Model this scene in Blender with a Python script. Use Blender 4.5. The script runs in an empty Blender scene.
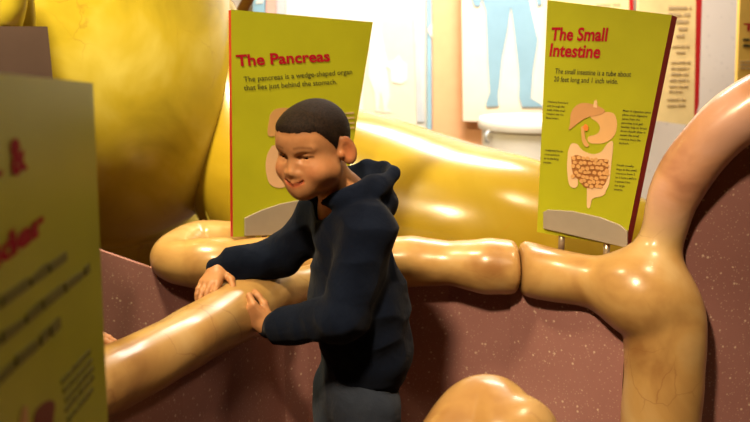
import bpy, bmesh, math, random
import numpy as np
from mathutils import Vector, Matrix
random.seed(4)
C = bpy.context.scene.collection
V = lambda *a: np.array(a, float)
PI = math.pi
# ------------------------------------------------------------------ camera geometry
CAM = V(0, 0, 1.35); PITCH = math.radians(10.9); F = 900.0
FWD = V(0, math.cos(PITCH), -math.sin(PITCH)); UPV = V(0, math.sin(PITCH), math.cos(PITCH))
def ray(px, py): return FWD + V(1, 0, 0) * ((px - 375) / F) + UPV * ((211 - py) / F)
def at(px, py, Y):
    d = ray(px, py); return CAM + d * (Y / d[1])
def atz(px, py, z):
    d = ray(px, py); return CAM + d * ((z - CAM[2]) / d[2])
def unit(v): return v / np.linalg.norm(v)

# ------------------------------------------------------------------ object helpers
def props(o, label=None, cat=None, group=None, kind=None):
    if label: o['label'] = label
    if cat: o['category'] = cat
    if group: o['group'] = group
    if kind: o['kind'] = kind
    return o
def thing(name, label, cat, loc=(0, 0, 0), group=None):
    o = bpy.data.objects.new(name, None); C.objects.link(o)
    o.location = tuple(float(x) for x in loc); o.empty_display_size = .05
    return props(o, label, cat, group)
def world_off(p):
    off = V(0, 0, 0)
    while p is not None:
        off = off + np.array(p.location); p = p.parent
    return off
def mesh_obj(name, verts, faces, mats, parent=None, smooth=True, fmat=None, tint=None, origin=None):
    verts = np.asarray(verts, float)
    off = world_off(parent)
    org = np.zeros(3)
    if parent is None:
        org = verts.mean(0) if origin is None else np.asarray(origin, float)
        off = org
    me = bpy.data.meshes.new(name)
    me.from_pydata((verts - off).tolist(), [], [list(map(int, f)) for f in faces])
    for m in (mats if isinstance(mats, (list, tuple)) else [mats]): me.materials.append(m)
    if fmat is not None: me.polygons.foreach_set('material_index', np.asarray(fmat, np.int32))
    me.polygons.foreach_set('use_smooth', np.full(len(me.polygons), smooth))
    if tint is not None:
        a = me.color_attributes.new('tint', 'FLOAT_COLOR', 'POINT')
        c = np.ones((len(verts), 4), np.float32); c[:, :tint.shape[1]] = tint
        a.data.foreach_set('color', c.ravel())
    me.update()
    o = bpy.data.objects.new(name, me); C.objects.link(o)
    if parent is not None: o.parent = parent
    else: o.location = tuple(float(x) for x in org)
    return o
def fix_normals(o):
    bm = bmesh.new(); bm.from_mesh(o.data); bmesh.ops.recalc_face_normals(bm, faces=bm.faces[:]); bm.to_mesh(o.data); bm.free()
    return o
def bevel(o, w, seg=2):
    m = o.modifiers.new('bevel', 'BEVEL'); m.width = w; m.segments = seg; m.limit_method = 'ANGLE'
    return o
def box(name, lo, hi, mat, parent=None, bev=0, origin=None):
    x0, y0, z0 = lo; x1, y1, z1 = hi
    v = [(x0,y0,z0),(x1,y0,z0),(x1,y1,z0),(x0,y1,z0),(x0,y0,z1),(x1,y0,z1),(x1,y1,z1),(x0,y1,z1)]
    f = [(0,3,2,1),(4,5,6,7),(0,1,5,4),(1,2,6,5),(2,3,7,6),(3,0,4,7)]
    o = mesh_obj(name, v, f, mat, parent, smooth=False, origin=origin)
    if bev: bevel(o, bev)
    return o
def prism(name, pts, ext, mats, parent=None, side_mat=0, back_mat=0, smooth=False):
    """closed polygon (world points) pushed along ext (the back side)."""
    pts = [np.asarray(p, float) for p in pts]; n = len(pts)
    v = pts + [p + ext for p in pts]
    f = [list(range(n)), list(range(2 * n - 1, n - 1, -1))] + [[i, n + i, n + (i + 1) % n, (i + 1) % n] for i in range(n)]
    o = mesh_obj(name, v, f, mats, parent, smooth=smooth, fmat=[0, back_mat] + [side_mat] * n)
    return fix_normals(o)
def tube_mesh(pts, radii, seg=14, cap=True):
    pts = [np.asarray(p, float) for p in pts]; n = len(pts); v = []; f = []
    ref = V(0, 0, 1) if abs(unit(pts[1] - pts[0])[2]) < .9 else V(0, 1, 0)
    for i in range(n):
        t = unit(pts[min(i + 1, n - 1)] - pts[max(i - 1, 0)])
        a = unit(np.cross(t, ref)); b = np.cross(t, a); ref = -unit(np.cross(t, a)) if False else ref
        for k in range(seg):
            an = 2 * PI * k / seg; v.append(pts[i] + (a * math.cos(an) + b * math.sin(an)) * radii[i])
    for i in range(n - 1):
        for k in range(seg):
            f.append([i * seg + k, i * seg + (k + 1) % seg, (i + 1) * seg + (k + 1) % seg, (i + 1) * seg + k])
    if cap:
        f.append(list(range(seg - 1, -1, -1))); f.append([(n - 1) * seg + k for k in range(seg)])
    return v, f
def lathe(name, cx, cy, prof, mat, parent=None, seg=48):
    v = []; f = []; n = len(prof)
    for r, z in prof:
        for k in range(seg): v.append((cx + r * math.cos(2*PI*k/seg), cy + r * math.sin(2*PI*k/seg), z))
    for i in range(n - 1):
        for k in range(seg): f.append([i*seg+k, i*seg+(k+1)%seg, (i+1)*seg+(k+1)%seg, (i+1)*seg+k])
    f.append([(n-1)*seg+k for k in range(seg)]); f.append([k for k in range(seg-1, -1, -1)])
    o = mesh_obj(name, v, f, mat, parent)
    fix_normals(o); m = o.modifiers.new('es', 'EDGE_SPLIT'); m.split_angle = .7
    return o

# ------------------------------------------------------------------ signed distance modelling
class SDF:
    def __init__(s, lo, hi, h):
        s.lo = np.asarray(lo, float); s.h = h
        s.n = np.ceil((np.asarray(hi) - s.lo) / h).astype(int) + 1
        s.D = np.full(s.n, 0.25, np.float32); s.g = 1.
    def _sl(s, lo, hi):
        a = np.clip(np.floor((lo - s.lo) / s.h).astype(int), 0, s.n); b = np.clip(np.ceil((hi - s.lo) / s.h).astype(int) + 1, 0, s.n)
        if (b <= a).any(): return None, None
        ax = [s.lo[i] + s.h * np.arange(a[i], b[i]) for i in range(3)]
        P = np.stack(np.meshgrid(*ax, indexing='ij'), -1)
        return tuple(slice(a[i], b[i]) for i in range(3)), P
    def put(s, fn, lo, hi, k=0., op='add'):
        m = k + 4 * s.h
        sl, P = s._sl(np.asarray(lo) - m, np.asarray(hi) + m)
        if sl is None: return s
        d = fn(P); A = s.D[sl]
        if op == 'add': a, b, sg = A, d, 1
        elif op == 'sub': a, b, sg = -A, d, -1          # max(A,-d) = -min(-A,d)
        else: a, b, sg = -A, -d, -1                      # intersection
        if k > 0:
            h = np.maximum(k - np.abs(a - b), 0) / k; r = np.minimum(a, b) - h * h * k * .25
        else: r = np.minimum(a, b)
        s.D[sl] = sg * r
        return s
    def cone(s, a, b, ra, rb, k=0., op='add', fr=None):
        """round cone a-b; fr=(R, scale) evaluates in a frame squashed by scale"""
        ra *= s.g; rb *= s.g; k *= s.g
        a = np.asarray(a, float); b = np.asarray(b, float); ba = b - a; L2 = max(ba @ ba, 1e-9)
        def fn(P):
            if fr is None:
                t = np.clip(((P - a) @ ba) / L2, 0, 1)
                return np.linalg.norm(P - a - t[..., None] * ba, axis=-1) - (ra + (rb - ra) * t)
            R, sc = fr
            q = ((P - a) @ R) / sc; bb = (ba @ R) / sc; l2 = max(bb @ bb, 1e-9)
            t = np.clip((q @ bb) / l2, 0, 1)
            return (np.linalg.norm(q - t[..., None] * bb, axis=-1) - (ra + (rb - ra) * t)) * min(sc)
        g = 1 if fr is None else max(fr[1])
        r = max(ra, rb) * g
        return s.put(fn, np.minimum(a, b) - r, np.maximum(a, b) + r, k, op)
    def ell(s, c, r, R=None, k=0., op='add'):
        c = np.asarray(c, float); r = np.asarray(r, float) * s.g; k *= s.g; R = np.eye(3) if R is None else R
        def fn(P):
            q = (P - c) @ R
            k0 = np.linalg.norm(q / r, axis=-1); k1 = np.linalg.norm(q / (r * r), axis=-1) + 1e-9
            return k0 * (k0 - 1) / k1
        e = np.abs(R) @ r
        return s.put(fn, c - e, c + e, k, op)
    def chain(s, pts, rad, k=0., **kw):
        for i in range(len(pts) - 1): s.cone(pts[i], pts[i + 1], rad[i], rad[i + 1], k, **kw)
        return s
    def mesh(s, disp=None):
        D = s.D
        for i in range(3):                                # keep the border outside
            sl = [slice(None)] * 3
            for e in (0, -1):
                sl[i] = e; D[tuple(sl)] = np.maximum(D[tuple(sl)], .5 * s.h)
        ins = D < 0
        nx, ny, nz = s.n - 1
        cnt = np.zeros((nx, ny, nz), np.uint8)
        corners = [(i, j, k) for i in (0, 1) for j in (0, 1) for k in (0, 1)]
        for i, j, k in corners: cnt += ins[i:nx + i, j:ny + j, k:nz + k]
        act = (cnt > 0) & (cnt < 8)
        I = np.argwhere(act); idx = np.full((nx, ny, nz), -1, np.int64); idx[act] = np.arange(len(I))
        vals = {c: D[I[:, 0] + c[0], I[:, 1] + c[1], I[:, 2] + c[2]].astype(float) for c in corners}
        acc = np.zeros((len(I), 3)); num = np.zeros(len(I))
        for c in corners:
            for ax in range(3):
                if c[ax] == 0:
                    e = list(c); e[ax] = 1; e = tuple(e)
                    a, b = vals[c], vals[e]; m = (a < 0) != (b < 0)
                    t = np.where(m, a / np.where(m, a - b, 1), 0)
                    p = np.tile(np.array(c, float), (len(I), 1)); p[:, ax] += t
                    acc[m] += p[m]; num[m] += 1
        v = s.lo + (I + acc / num[:, None]) * s.h
        faces = []
        for ax in range(3):
            u, w = (ax + 1) % 3, (ax + 2) % 3
            sh = [slice(None)] * 3; sh2 = [slice(None)] * 3
            sh[ax] = slice(0, -1); sh2[ax] = slice(1, None)
            a, b = ins[tuple(sh)], ins[tuple(sh2)]
            for flip, m in ((False, a & ~b), (True, b & ~a)):
                E = np.argwhere(m)
                ok = (E[:, u] > 0) & (E[:, w] > 0) & (E[:, u] < s.n[u] - 1) & (E[:, w] < s.n[w] - 1)
                E = E[ok]
                q = []
                for du, dw in ((-1, -1), (0, -1), (0, 0), (-1, 0)):
                    e = E.copy(); e[:, u] += du; e[:, w] += dw; q.append(idx[e[:, 0], e[:, 1], e[:, 2]])
                q = np.stack(q, 1)
                faces.append(q[:, ::-1] if flip else q)
        return v, np.concatenate(faces)
def relax(v, f, it=2, lam=.5):
    E = np.concatenate([f[:, [0, 1]], f[:, [1, 2]], f[:, [2, 3]], f[:, [3, 0]]])
    E = np.concatenate([E, E[:, ::-1]])
    cnt = np.bincount(E[:, 0], minlength=len(v))[:, None]
    for _ in range(it):
        a = np.stack([np.bincount(E[:, 0], v[E[:, 1], i], minlength=len(v)) for i in range(3)], 1)
        v = v + lam * (a / np.maximum(cnt, 1) - v)
    return v
def spline(pts, rad, n=8):
    pts = np.array(pts, float); rad = np.array(rad, float)
    P = np.concatenate([2 * pts[:1] - pts[1:2], pts, 2 * pts[-1:] - pts[-2:-1]]); R = np.concatenate([rad[:1], rad, rad[-1:]])
    op, orr = [], []
    for i in range(1, len(P) - 2):
        for t in np.arange(0, 1, 1 / n):
            b = .5 * np.array([-t + 2*t*t - t**3, 2 - 5*t*t + 3*t**3, t + 4*t*t - 3*t**3, -t*t + t**3])
            op.append(b @ P[i - 1:i + 3]); orr.append(b @ R[i - 1:i + 3])
    return np.array(op + [pts[-1]]), np.array(orr + [rad[-1]])
def wob(v, s, seed):
    """cheap smooth vector noise"""
    r = np.random.RandomState(seed); o = np.zeros(len(v))
    for _ in range(6):
        k = r.normal(size=3) * s; o += np.sin(v @ k + r.uniform(0, 6.28))
    return o / 6
def vnormals(v, f):
    n = np.cross(v[f[:, 2]] - v[f[:, 0]], v[f[:, 3]] - v[f[:, 1]]); o = np.zeros_like(v)
    for i in range(4): np.add.at(o, f[:, i], n)
    return o / (np.linalg.norm(o, axis=1, keepdims=True) + 1e-12)
def gut(name, chains, mat, parent=None, h=.009, amp=.006, seed=1, k=.03, tint=None, tag=None, cuts=()):
    """organic tube(s): list of (points, radii)"""
    ch = [spline(p, r) for p, r in chains]
    lo = np.min([(p - r[:, None]).min(0) for p, r in ch], 0) - .03; hi = np.max([(p + r[:, None]).max(0) for p, r in ch], 0) + .03
    S = SDF(lo, hi, h)
    for j, (p, r) in enumerate(ch):
        T = S if j == 0 else SDF(lo, hi, h)
        T.chain(p, r)
        if j:
            a, b = S.D, T.D; hh = np.maximum(k - np.abs(a - b), 0) / k; S.D = np.minimum(a, b) - hh * hh * k * .25
    for q, nn in cuts: S.put(lambda P: -((P - q) @ nn), lo, hi, .018, 'sub')
    v, f = S.mesh(); v = relax(v, f, 2)
    v = v + vnormals(v, f) * (wob(v, 14, seed) * amp + wob(v, 33, seed + 9) * amp * .45)[:, None]
    o = mesh_obj(name, v, f, mat, parent, tint=None if tint is None else tint(v))
    if tag: props(o, *tag)
    return o

# ------------------------------------------------------------------ materials
def srgb(r, g, b): return tuple(((c / 255) / 12.92 if c / 255 <= .04045 else ((c / 255 + .055) / 1.055) ** 2.4) for c in (r, g, b)) + (1,)
class M:
    def __init__(s, name, rough=.5, spec=.5, coat=0, metal=0):
        s.m = bpy.data.materials.new(name); s.m.use_nodes = True; s.t = s.m.node_tree; s.N = s.t.nodes; s.b = s.N['Principled BSDF']
        s.b.inputs['Roughness'].default_value = rough; s.b.inputs['Specular IOR Level'].default_value = spec
        s.b.inputs['Coat Weight'].default_value = coat; s.b.inputs['Coat Roughness'].default_value = .18; s.b.inputs['Metallic'].default_value = metal
        s.co = s.N.new('ShaderNodeNewGeometry').outputs['Position']
    def link(s, a, b): s.t.links.new(a, b)
    def noise(s, scale, detail=3, dist=0, rough=.5):
        n = s.N.new('ShaderNodeTexNoise'); n.inputs['Scale'].default_value = scale; n.inputs['Detail'].default_value = detail
        n.inputs['Distortion'].default_value = dist; n.inputs['Roughness'].default_value = rough; s.link(s.co, n.inputs['Vector']); return n.outputs['Fac']
    def ramp(s, fac, stops):
        r = s.N.new('ShaderNodeValToRGB'); e = r.color_ramp.elements
        while len(e) < len(stops): e.new(.5)
        for q, (p, c) in zip(e, stops): q.position = p; q.color = c if len(c) == 4 else tuple(c) + (1,)
        s.link(fac, r.inputs['Fac']); return r.outputs['Color']
    def mix(s, fac, a, b, mode='MIX'):
        n = s.N.new('ShaderNodeMix'); n.data_type = 'RGBA'; n.blend_type = mode
        for sock, val in ((n.inputs[0], fac), (n.inputs[6], a), (n.inputs[7], b)):
            if isinstance(val, (int, float, tuple)): sock.default_value = val
            else: s.link(val, sock)
        return n.outputs[2]
    def math(s, op, a, b=0.):
        n = s.N.new('ShaderNodeMath'); n.operation = op
        for i, x in enumerate((a, b)):
            if isinstance(x, (int, float)): n.inputs[i].default_value = x
            else: s.link(x, n.inputs[i])
        return n.outputs[0]
    def color(s, c):
        if isinstance(c, tuple): s.b.inputs['Base Color'].default_value = c
        else: s.link(c, s.b.inputs['Base Color'])
        return s
    def bump(s, fac, strength=.3, dist=.01):
        n = s.N.new('ShaderNodeBump'); n.inputs['Strength'].default_value = strength; n.inputs['Distance'].default_value = dist
        s.link(fac, n.inputs['Height']); s.link(n.outputs['Normal'], s.b.inputs['Normal']); return s
    def attr(s, name):
        n = s.N.new('ShaderNodeAttribute'); n.attribute_name = name; return n.outputs['Color']
    def vor(s, scale, feature='F1'):
        n = s.N.new('ShaderNodeTexVoronoi'); n.feature = feature; n.inputs['Scale'].default_value = scale; s.link(s.co, n.inputs['Vector']); return n
def flat(name, c, rough=.5, spec=.4, var=.06, scale=14, **kw):
    m = M(name, rough, spec, **kw); a = tuple(x * (1 - var) for x in c[:3]) + (1,); b = tuple(min(1, x * (1 + var)) for x in c[:3]) + (1,)
    m.color(m.ramp(m.noise(scale), [(.3, a), (.7, b)])); return m.m
def flesh(name, c1, c2, c3, vein, rough=.32, coat=.35, tint=False, sc=5.):
    m = M(name, rough, .5, coat)
    col = m.ramp(m.noise(sc, 4, .6), [(.3, c1), (.52, c2), (.72, c3)])
    # warped voronoi borders make the painted veins
    n = m.N.new('ShaderNodeTexNoise'); n.inputs['Scale'].default_value = 9; n.inputs['Detail'].default_value = 4; m.link(m.co, n.inputs['Vector'])
    v = m.N.new('ShaderNodeVectorMath'); v.operation = 'MULTIPLY_ADD'; m.link(n.outputs['Color'], v.inputs[0]); v.inputs[1].default_value = (.09, .09, .09); m.link(m.co, v.inputs[2])
    w = m.N.new('ShaderNodeTexVoronoi'); w.feature = 'DISTANCE_TO_EDGE'; w.inputs['Scale'].default_value = 6.5; m.link(v.outputs[0], w.inputs['Vector'])
    line = m.ramp(w.outputs['Distance'], [(.0, (1, 1, 1)), (.016, (0, 0, 0))])
    mask = m.ramp(m.noise(4.2, 2), [(.52, (0, 0, 0)), (.62, (1, 1, 1))])
    col = m.mix(m.math('MULTIPLY', m.math('MULTIPLY', line, mask), .38), col, vein)
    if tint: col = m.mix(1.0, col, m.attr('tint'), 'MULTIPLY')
    m.color(col); m.bump(m.noise(30, 3), .08, .004)
    return m.m
def speckle(name, base, base2, dot):
    m = M(name, .33, .4)
    col = m.ramp(m.noise(3.5, 3), [(.3, base), (.7, base2)])
    vo = m.vor(60); vo2 = m.vor(110)
    d1 = m.ramp(vo.outputs['Distance'], [(.14, (1, 1, 1)), (.24, (0, 0, 0))]); d2 = m.ramp(vo2.outputs['Distance'], [(.16, (1, 1, 1)), (.26, (0, 0, 0))])
    k1 = m.ramp(m.noise(40, 1), [(.5, (0, 0, 0)), (.58, (1, 1, 1))])
    f = m.math('MULTIPLY', m.math('MAXIMUM', m.math('MULTIPLY', d1, k1), m.math('MULTIPLY', d2, .35)), .6)
    m.color(m.mix(f, col, dot)); m.bump(m.noise(120, 2), .1, .002)
    return m.m
def cloth(name, c1, c2, nap=700, rough=.9):
    m = M(name, rough, .06); m.b.inputs['Sheen Weight'].default_value = .04
    m.color(m.ramp(m.noise(18, 4), [(.3, c1), (.7, c2)]))
    m.bump(m.math('ADD', m.math('MULTIPLY', m.noise(nap, 2), .15), m.noise(24, 4, .8)), .35, .012); return m.m
LA = lambda r, g, b: (r, g, b, 1)

m_gut = flesh('painted_gut_tan', LA(.31,.145,.045), LA(.50,.295,.10), LA(.59,.40,.18), LA(.22,.06,.02))
m_arc = flesh('painted_gut_peach', LA(.62,.30,.11), LA(.72,.39,.17), LA(.78,.45,.26), LA(.3,.1,.04))
m_stomach = flesh('painted_stomach_yellow', LA(.34,.26,.014), LA(.54,.41,.03), LA(.68,.57,.12), LA(.35,.16,.02), .3, .35, sc=3.2)
m_pan = flesh('painted_pancreas_yellow', LA(.33,.22,.010), LA(.42,.285,.015), LA(.48,.34,.03), LA(.5,.25,.02), .26, .4, sc=3)
m_speck = speckle('maroon_speckled_laminate', LA(.29,.135,.125), LA(.36,.175,.16), LA(.80,.62,.48))
m_green = flat('sign_green', LA(.37,.375,.014), .32, .4, .05, 9)
m_red = flat('sign_edge_red', LA(.42,.008,.012), .45)
m_maroon = flat('sign_edge_maroon', LA(.2,.006,.008), .45)
m_title = flat('title_red', LA(.34,.003,.018), .6, .1)
m_ink = flat('print_black', LA(.03,.028,.01), .6)
m_steel = flat('brushed_steel', LA(.40,.34,.28), .45, .5, .03, 30, metal=.4)
m_post = flat('post_steel', LA(.62,.52,.40), .3, .5, .08, 60, metal=.7)
m_backing = flat('sign_backing_brown', LA(.11,.065,.055), .6)
m_skin = M('skin', .45, .4); m_skin.b.inputs['Subsurface Weight'].default_value = .12; m_skin.b.inputs['Subsurface Radius'].default_value = (.01, .004, .002); m_skin.b.inputs['Subsurface Scale'].default_value = .6
m_skin.color(m_skin.mix(1.0, m_skin.ramp(m_skin.noise(60, 3), [(.3, LA(.45,.205,.085)), (.7, LA(.51,.245,.108))]), m_skin.attr('tint'), 'MULTIPLY')); m_skin = m_skin.m
_h = M('cropped_hair', .7, .15); _h.color(_h.ramp(_h.noise(260, 3), [(.35, LA(.006,.0035,.0025)), (.65, LA(.021,.0105,.0065))])); _h.bump(_h.noise(500, 2), .5, .004); m_hair = _h.m
m_hood = cloth('navy_fleece', LA(.0035,.0062,.016), LA(.005,.0085,.021))
m_pants = cloth('slate_cotton', LA(.026,.034,.055), LA(.036,.045,.068))
m_shoe = flat('shoe_dark', LA(.03,.03,.035), .6)
m_sole = flat('shoe_sole', LA(.5,.48,.44), .7)
m_eyew = flat('eye_white', LA(.6,.52,.45), .2)
m_iris = flat('eye_dark', LA(.01,.006,.004), .15)
m_wall = M('pale_plaster', .7, .3); m_wall.color(m_wall.mix(m_wall.math('MULTIPLY', m_wall.ramp(m_wall.vor(26).outputs['Distance'], [(.10, (1,1,1)), (.16, (0,0,0))]), .5), m_wall.ramp(m_wall.noise(2), [(.3, LA(.62,.55,.48)), (.7, LA(.66,.60,.54))]), LA(.3,.27,.26))); m_wall = m_wall.m
m_white = flat('white_paint', LA(.82,.80,.76), .5, .3, .02)
m_side = flat('warm_wall_paint', LA(.28,.18,.1), .8)
m_floor = flat('brown_carpet', LA(.10,.055,.03), .95, .1, .25, 90)
m_ceil = flat('ceiling_paint', LA(.3,.25,.19), .9)
m_orange = flat('orange_paint', LA(.78,.42,.22), .6, .3, .04)
m_blueframe = flat('blue_paint', LA(.28,.50,.66), .5)
m_cream = flat('poster_cream', LA(.80,.70,.56), .5, .3, .03)
m_cream2 = flat('poster_straw', LA(.80,.62,.30), .5, .3, .10, 8)
m_bluefig = flat('figure_blue', LA(.22,.37,.48), .5, .3, .03)
m_yellowp = flat('poster_yellow', LA(.72,.47,.10), .5)
m_greyblue = flat('grey_blue_paint', LA(.52,.56,.62), .5)
m_pinkp = flat('pink_paint', LA(.75,.42,.36), .5)
m_greyink = flat('print_brown_grey', LA(.50,.37,.20), .6)

# ------------------------------------------------------------------ the room
def struct(o): o['kind'] = 'structure'; return o
struct(box('floor', (-3, -2.2, -.1), (3.6, 5.7, 0), m_floor))
struct(box('wall_back', (-3, 5.6, 0), (3.6, 5.7, 3.1), m_wall))
struct(box('wall_left', (-3.1, -2.2, 0), (-3, 5.7, 3.1), m_side))
struct(box('wall_right', (3.6, -2.2, 0), (3.7, 5.7, 3.1), m_side))
struct(box('wall_front', (-3, -2.3, 0), (3.6, -2.2, 3.1), m_side))
struct(box('ceiling', (-3, -2.2, 3.1), (3.6, 5.7, 3.2), m_ceil))

# ------------------------------------------------------------------ background boards
YW = 5.6
def wall_board(name, quad, mat, Y, thick, parent=None, side=0, **kw):
    return prism(name, [at(x, y, Y) for x, y in quad], V(0, thick, 0), mat, parent, side_mat=side)
def flat_px(name, pts, Y, mat, parent, t=.003): return prism(name, [at(x, y, Y) for x, y in pts], V(0, t, 0), mat, parent)
# white display board with pale figure
b = thing('display_board', 'white display board with a pale walking figure, behind the first green sign', 'display board', at(350, 130, 5.5))
wall_board('panel', [(286,-40),(427,-40),(427,150),(286,150)], m_white, 5.5, .04, b)
flat_px('printed_panel', [(362,22),(414,18),(417,128),(364,128)], 5.495, m_cream, b)
flat_px('figure', [(371,12),(378,12),(381,20),(381,32),(385,52),(388,62),(394,60),(399,55),(402,61),(407,64),(407,80),(401,84),(391,82),(390,70),(386,66),(389,84),(390,96),(387,108),(392,112),(384,112),(382,98),(380,92),(378,110),(383,112),(376,111),(374,92),(368,76),(370,48),(368,30)], 5.49, m_white, b)
flat_px('edge_strip', [(414,18),(418,20),(424,122),(417,122)], 5.488, m_greyblue, b)
b = thing('blue_post', 'thin light blue post against the orange pillar', 'post', at(429.5, 160, 5.45))
wall_board('post', [(427.5,-40),(431.5,-40),(431.5,170),(427.5,170)], m_blueframe, 5.45, .06, b)
flat_px('clip', [(427.5,30),(432,24),(432,38)], 5.44, m_white, b, .005)
o = wall_board('pillar', [(432,-60),(498,-60),(498,190),(432,190)], m_orange, 5.5, .09); props(o, 'orange painted pillar behind the blue legs poster', 'pillar')
b = thing('wall_poster', 'cream poster showing the blue legs of a standing figure', 'poster', at(505, 122, 5.4))
wall_board('board', [(461,-60),(560,-60),(560,124),(463,121)], [m_cream], 5.4, .03, b)
flat_px('figure', [(473,-60),(530,-60),(541,-10),(542,4),(538,6),(535,-4),(528,-6),(538,40),(533,70),(531,98),(541,104),(543,107),(522,107),(519,98),(519,72),(516,44),(513,20),(511,6),(508,28),(502,58),(500,80),(498,97),(499,106),(487,107),(486,103),(490,92),(488,62),(487,34),(486,10),(482,-2),(480,6),(475,6),(472,0),(470,-40)], 5.39, m_bluefig, b, .006)
# white round bin
c = at(522, 157, 4.9); cx, cy = c[0], 5.0; zr = at(500, 122, 4.72)[2]; r = .29
cx = at(478, 130, 5.0)[0] + r
b = thing('bin', 'white round bin with a thick rolled rim below the blue legs poster', 'bin', (cx, cy, 0))
lathe('drum', cx, cy, [(r*.80, 0), (r*.80, .03), (r*.92, zr-.07), (r*.92, zr-.05)], m_white, b)
lathe('rim', cx, cy, [(r*.88, zr-.065), (r*.985, zr-.06), (r, zr-.04), (r, zr-.012), (r*.97, zr), (r*.5, zr+.012)], m_white, b)
hp = (cx - r*.80, cy - r*.55, zr-.09)
v, f = tube_mesh([V(*hp)+V(-.02,-.01,-.03), V(*hp)+V(-.035,-.03,-.02), V(*hp)+V(-.035,-.03,.02), V(*hp)+V(-.02,-.01,.03)], [.007]*4, 8); mesh_obj('handle', v, f, m_greyblue, b)

def scribble_lines(name, parent, P, rows, mat, e, u, n, h=.012, t=.0015):
    """rows: list of (start point, length) -> dashes that stand for lettering too small to read"""
    for s0, L in rows:
        x = 0; vs, fs = [], []
        while x < L - .004:
            w = min(random.uniform(.02, .06) * h / .012, L - x)
            a = s0 + e * x; q = [a, a + e * w, a + e * w + u * h * random.uniform(.55, .9), a + u * h * random.uniform(.55, .9)]
            i = len(vs); vs += [p + n * .001 for p in q] + [p - n * t for p in q]
            fs += [[i, i+1, i+2, i+3], [i+7, i+6, i+5, i+4]] + [[i+k, i+4+k, i+4+(k+1)%4, i+(k+1)%4] for k in range(4)]
            x += w + h * .45
        mesh_obj(name, vs, fs, mat, parent, smooth=False)
EX, EZ, EN = V(1,0,0), V(0,0,1), V(0,-1,0)
# poster that peeps out above the second green sign
b = thing('wall_poster', 'yellow poster with a red side edge, mostly hidden above the second green sign', 'poster', at(590, 40, 5.3))
wall_board('board', [(549,-60),(629,-60),(629,60),(549,60)], m_cream2, 5.3, .03, b)
wall_board('edge', [(629,-60),(634,-60),(633,60),(629,60)], m_red, 5.3, .032, b)
scribble_lines('lettering', b, None, [(at(596, y, 5.298), .14) for y in (-16, -4, 6)], m_greyink, EX, EZ, EN, .02)
b = thing('wall_poster', 'straw coloured poster of small print with a red right edge, beside the second green sign', 'poster', at(670, 125, 4.6))
wall_board('board', [(640,-60),(697,-60),(694,126),(636,118)], m_cream2, 4.6, .03, b)
wall_board('edge', [(697,-60),(704,-60),(699,104),(694,126)], m_red, 4.6, .034, b)
R = [(668,9,691),(668,16,690),(676,23,688),(678,30,687),(676,37,684),(672,47,689),(676,53,685),(671,63,690),(671,69,689),(671,75,688),(670,81,689),(669,87,688),(669,92,684),(667,100,686),(667,106,685)]
scribble_lines('lettering', b, None, [(at(x, y, 4.598), at(x1, y, 4.6)[0]-at(x, y, 4.6)[0]) for x, y, x1 in R[:5]], m_greyink, EX, EZ, EN, .021)
scribble_lines('small_lettering', b, None, [(at(x, y, 4.598), at(x1, y, 4.6)[0]-at(x, y, 4.6)[0]) for x, y, x1 in R[5:]], m_greyink, EX, EZ, EN, .013)

def text_mesh(name, s, P0, P1, cap, up, n, mat, parent, bold=0., lift=.0012):
    """lettering from P0 to P1 (baseline), cap height in metres"""
    cu = bpy.data.curves.new(name, 'FONT'); cu.body = s; cu.size = 1; cu.offset = bold; cu.extrude = 0; cu.resolution_u = 3
    tmp = bpy.data.objects.new('tmp', cu); C.objects.link(tmp); bpy.context.view_layer.update()
    me = bpy.data.meshes.new_from_object(tmp.evaluated_get(bpy.context.evaluated_depsgraph_get()))
    v = np.array([x.co[:] for x in me.vertices]); f = [list(p.vertices) for p in me.polygons]
    bpy.data.objects.remove(tmp); bpy.data.curves.remove(cu); bpy.data.meshes.remove(me)
    x0, x1 = v[:, 0].min(), v[:, 0].max(); e = P1 - P0; ee = unit(e); up = unit(up - ee * (up @ ee))
    w = P0 + np.outer((v[:, 0] - x0) / (x1 - x0), e) + np.outer(v[:, 1] / .729 * cap, up) + n * lift
    return mesh_obj(name, w, f, mat, parent, smooth=False)
b = thing('wall_poster', 'yellow poster with red lettering at the right edge of the picture', 'poster', at(760, 70, 4.2))
wall_board('board', [(742,-60),(840,-60),(836,86),(737,86)], m_yellowp, 4.2, .03, b)
text_mesh('title', 'The', at(743, 31, 4.195), at(770, 31, 4.195), .035, EZ, EN, m_title, b, .03)
scribble_lines('lettering', b, None, [(at(743, 41, 4.198), .12), (at(743, 47, 4.198), .12)], m_ink, EX, EZ, EN, .014)
scribble_lines('small_lettering', b, None, [(at(740, y, 4.198), .08) for y in (62, 65.5, 69)], m_greyink, EX, EZ, EN, .009)
# strips seen over the top of the first sign
o = wall_board('back_board', [(253,-60),(265,-60),(265,60),(253,60)], m_blueframe, 5.5, .05); props(o, 'light blue board glimpsed above the first green sign', 'board')
flat_px('mark', [(256,1),(263,0),(263,3),(256,4)], 5.492, m_white, o)
o = wall_board('pink_strip', [(266,-60),(276,-60),(276,60),(266,60)], m_pinkp, 5.5, .05); props(o, 'pale pink upright strip above the first green sign', 'strip')
o = wall_board('grey_strip', [(276.5,-60),(285.5,-60),(285.5,60),(276.5,60)], m_greyblue, 5.5, .05); props(o, 'pale grey upright strip above the first green sign', 'strip')
v, f = tube_mesh([at(240, 14, 3.6), at(249, -2, 3.6), at(268, -40, 3.6)], [.022]*3, 10)
o = mesh_obj('wooden_pole', v, f, flat('brown_wood', LA(.2,.09,.03), .6)); props(o, 'leaning brown pole behind the top of the first green sign', 'pole')

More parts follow.
